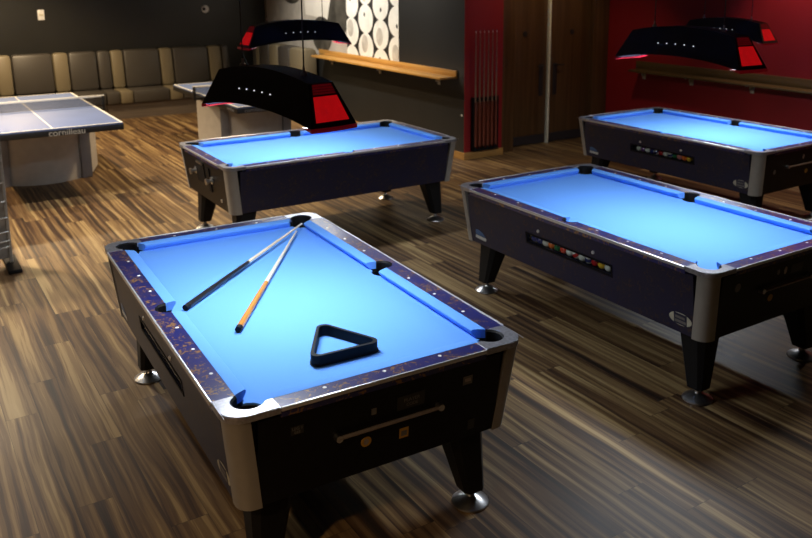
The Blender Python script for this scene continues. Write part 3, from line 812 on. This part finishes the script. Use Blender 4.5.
# ------------------------------------------------------------------ table tennis tables
def tt_table(label, x0, x1, y0, y1, mirror, brand):
    cx, cy = (x0 + x1) / 2, (y0 + y1) / 2; w, l = (x1 - x0) / 2, (y1 - y0) / 2
    T = thing('table_tennis_table', label, 'table tennis table', (cx, cy, 0), 0, 'table tennis tables')
    MB().box(-w + .004, w - .004, -l + .004, l - .004, .717, .734, .002).build('table_top', 'ttblue', T)
    z = .7342
    ln = MB()
    for a in ((-w + .004, -w + .026, -l + .004, l - .004), (w - .026, w - .004, -l + .004, l - .004), (-w + .026, w - .026, -l + .004, -l + .026), (-w + .026, w - .026, l - .026, l - .004), (-.006, .006, -l + .026, l - .026)):
        ln.box(*a, z, z + .0012)
    ln.build('line_marking', 'ttwhite', T)
    for nm, b in (('apron', (-w, w, -l, -l + .02)), ('apron', (-w, w, l - .02, l)), ('apron', (-w, -w + .02, -l + .021, l - .021)), ('apron', (w - .02, w, -l + .021, l - .021))):
        MB().box(*b, .664, .7165, .002).build(nm, 'ttblack', T)
    PX = -.05 if mirror else .06
    # curved pedestal: bulging front and back shells with end slabs
    for s in (-1, 1):
        n = 14; pts = []
        for k in range(n + 1):
            u = -1 + 2 * k / n; pts.append((u * .345 + PX, s * (.18 + .13 * (1 - u * u))))
        inn = [(PX + (x - PX) * .97, y - s * .04) for x, y in pts][::-1]
        MB().prism(pts + inn, .0, .66).build('pedestal_shell', 'base', T)
    for s in (-1, 1):
        MB().box(PX + (.345 if s > 0 else -.445), PX + (.445 if s > 0 else -.345), -.22, -.16, 0, .66, .006).build('pedestal_post', 'baseg', T)
        MB().box(PX + (.345 if s > 0 else -.445), PX + (.445 if s > 0 else -.345), .16, .22, 0, .66, .006).build('pedestal_post', 'baseg', T)
        po = [(PX + s * .447, -.22), (PX + s * .58, .16), (PX + s * .58, .22), (PX + s * .447, .22)]
        MB().prism(po, .05, .66).build('pedestal_wing', 'base', T)
    # net
    for s in (-1, 1):
        p = MB().box(s * (w + .09) - .014, s * (w + .09) + .014, -.014, .014, .68, .837, .003).box(s * (w + .05) - .055, s * (w + .05) + .055, -.02, .02, .68, .713, .003).build('net_post', 'ttblack', T)
    nt = MB().box(-w - .10, w + .10, -.003, .003, .737, .825).build('net', 'net', T)
    MB().box(-w - .105, w + .105, -.006, .006, .825, .847, .002).build('net_tape', 'ttwhite', nt)
    if brand:
        link('lettering', text_mesh('cornilleau', .082), 'muralgrey', T, (.12 if not mirror else -.32, -l - .0006, .690), (PI / 2, 0, 0), smooth=False)
        link('lettering', text_mesh('park', .04), 'kick', T, (.44, -l - .0006, .690), (PI / 2, 0, 0), smooth=False)
    else:
        link('lettering', text_mesh('cornilleau', .055), 'baseg', T, (-w - .0006, -.95, .690), (PI / 2, 0, -PI / 2), smooth=False)
        link('lettering', text_mesh('cornilleau', .06), 'baseg', T, (-w + .2, -l - .0006, .690), (PI / 2, 0, 0), smooth=False)
    return T
tt_table('blue table tennis table at far left on a pale curved base', .605, 1.865, 8.19, 10.70, False, True)
tt_table('blue table tennis table partly hidden behind the large lamp', 3.10, 4.36, 8.45, 10.75, True, False)

# ------------------------------------------------------------------ wall cue rack
T = thing('cue_rack', 'dark wooden wall rack for six cues on the red wall beside the doors', 'cue rack', (5.812, 7.676, .13))
MB().box(-.165, .165, -.016, -.0005, 0, .58, .003).build('back_board', 'cuered', T)
MB().box(-.185, -.166, -.05, -.0005, -.01, .60, .003).build('side_rail', 'rubber', T); MB().box(.166, .185, -.05, -.0005, -.01, .60, .003).build('side_rail', 'rubber', T)
MB().box(-.185, .185, -.062, -.0005, -.032, -.011, .003).build('tray', 'rubber', T)
cb = MB().box(-.165, .165, -.030, -.017, .545, .595, .003)
cb.build('clip_bar', 'rubber', T)
for k in range(6):
    x = 5.812 - .15 + k * .060
    side = 'leftmost of the six cues' if k == 0 else ('rightmost of the six cues' if k == 5 else f'{ORD[k]} from left of the six cues')
    cue(f'{side} standing in the rack on the red wall', (x, 7.634, 1.497), (x, 7.634, .120), 'cuered', .40, .0140, 'rubber', 'cuedull', 'cues in the wall rack', .03)

# ------------------------------------------------------------------ grey rack cut by the left edge
T = thing('leaflet_rack', 'grey metal rack with curved wire rungs and black foot at the left edge', 'rack', (.325, 6.60, 0))
MB().box(-.30, .29, .02, .032, .06, 1.05).build('back_sheet', 'rackgrey', T)
for s in (-.30, .30):
    MB().box(s - .012, s + .012, 0, .035, .03, 1.07, .004).build('upright', 'rackgrey', T)
for z in (.155, .20, .27, .376, .50, .64, .80, .94):
    MB().tube([(-.30 + .6 * k / 12, .0 - .09 * math.sin(PI * k / 12), z) for k in range(13)], .006).build('wire_rung', 'wire', T)
for s in (-.30, .30):
    MB().box(s - .045, s + .045, -.20, .20, 0, .03, .006).build('foot_bar', 'rubber', T)

# ------------------------------------------------------------------ room lights
def spot(x, y, z, energy, color, ang=100, blend=.6, size=.08, target=None):
    d = bpy.data.lights.new('ceiling_spot', 'SPOT'); d.energy = energy; d.color = color; d.spot_size = R(ang); d.spot_blend = blend; d.shadow_soft_size = size
    o = bpy.data.objects.new('ceiling_spot', d); COL.objects.link(o); o.location = (x, y, z)
    if target: o.rotation_euler = (Vector(target) - Vector((x, y, z))).to_track_quat('-Z', 'Y').to_euler()
    return o
WARM = (1.0, .74, .44); NEUT = (1.0, .92, .80)
spot(1.2, 11.7, 2.98, 560, WARM, 140)
spot(-.6, 8.4, 2.98, 480, WARM, 130)
spot(3.2, 9.2, 2.98, 330, WARM, 125)
spot(-1.4, 4.6, 2.98, 90, NEUT, 125)
spot(.1, 7.3, 2.98, 340, NEUT, 125)
spot(-1.6, .6, 2.98, 210, (1.0, .66, .36), 130)
spot(3.9, 10.4, 2.98, 350, NEUT, 115, target=(5.53, 10.3, 1.6))
spot(4.9, 7.9, 2.98, 30, NEUT, 80, target=(5.49, 8.2, 1.6))
spot(7.3, 5.0, 2.98, 90, (1.0, .75, .6), 95, target=(8.0, 4.7, 1.1))
spot(6.9, 3.2, 2.98, 40, WARM, 110)
spot(6.6, 6.6, 2.98, 45, WARM, 100, target=(6.7, 7.8, .3))
W = bpy.data.worlds.new('world'); sc.world = W; W.use_nodes = True
W.node_tree.nodes['Background'].inputs[0].default_value = (.5, .55, .65, 1); W.node_tree.nodes['Background'].inputs[1].default_value = .02

# ------------------------------------------------------------------ camera
cd = bpy.data.cameras.new('camera'); cam = bpy.data.objects.new('camera', cd); COL.objects.link(cam)
Rv = Vector((.8357222, -.5491463, -.0025895)); Uv = Vector((.1158534, .171699, .9783136)); Fv = Vector((.5367926, .8178984, -.2071131))
cam.matrix_world = Matrix(((Rv.x, Uv.x, -Fv.x, 0), (Rv.y, Uv.y, -Fv.y, 0), (Rv.z, Uv.z, -Fv.z, 2.1031), (0, 0, 0, 1)))
cd.shift_x = (406 - 428.447) / 812; cd.shift_y = (151.575 - 269) / 812     # the photograph is the lower part of a larger frame
cd.sensor_width = 36; cd.lens = 829.185 / 812 * 36; cd.clip_start = .05
cd.dof.use_dof = True; cd.dof.focus_distance = 3.3; cd.dof.aperture_fstop = 4.0
sc.camera = cam

sc.view_settings.view_transform = 'Standard'; sc.view_settings.look = 'None'; sc.view_settings.gamma = 1; sc.view_settings.use_curve_mapping = False
sc.view_settings.exposure = 0
sc.cycles.use_denoising = True
sc.cycles.max_bounces = 8
sc.cycles.sample_clamp_indirect = 6
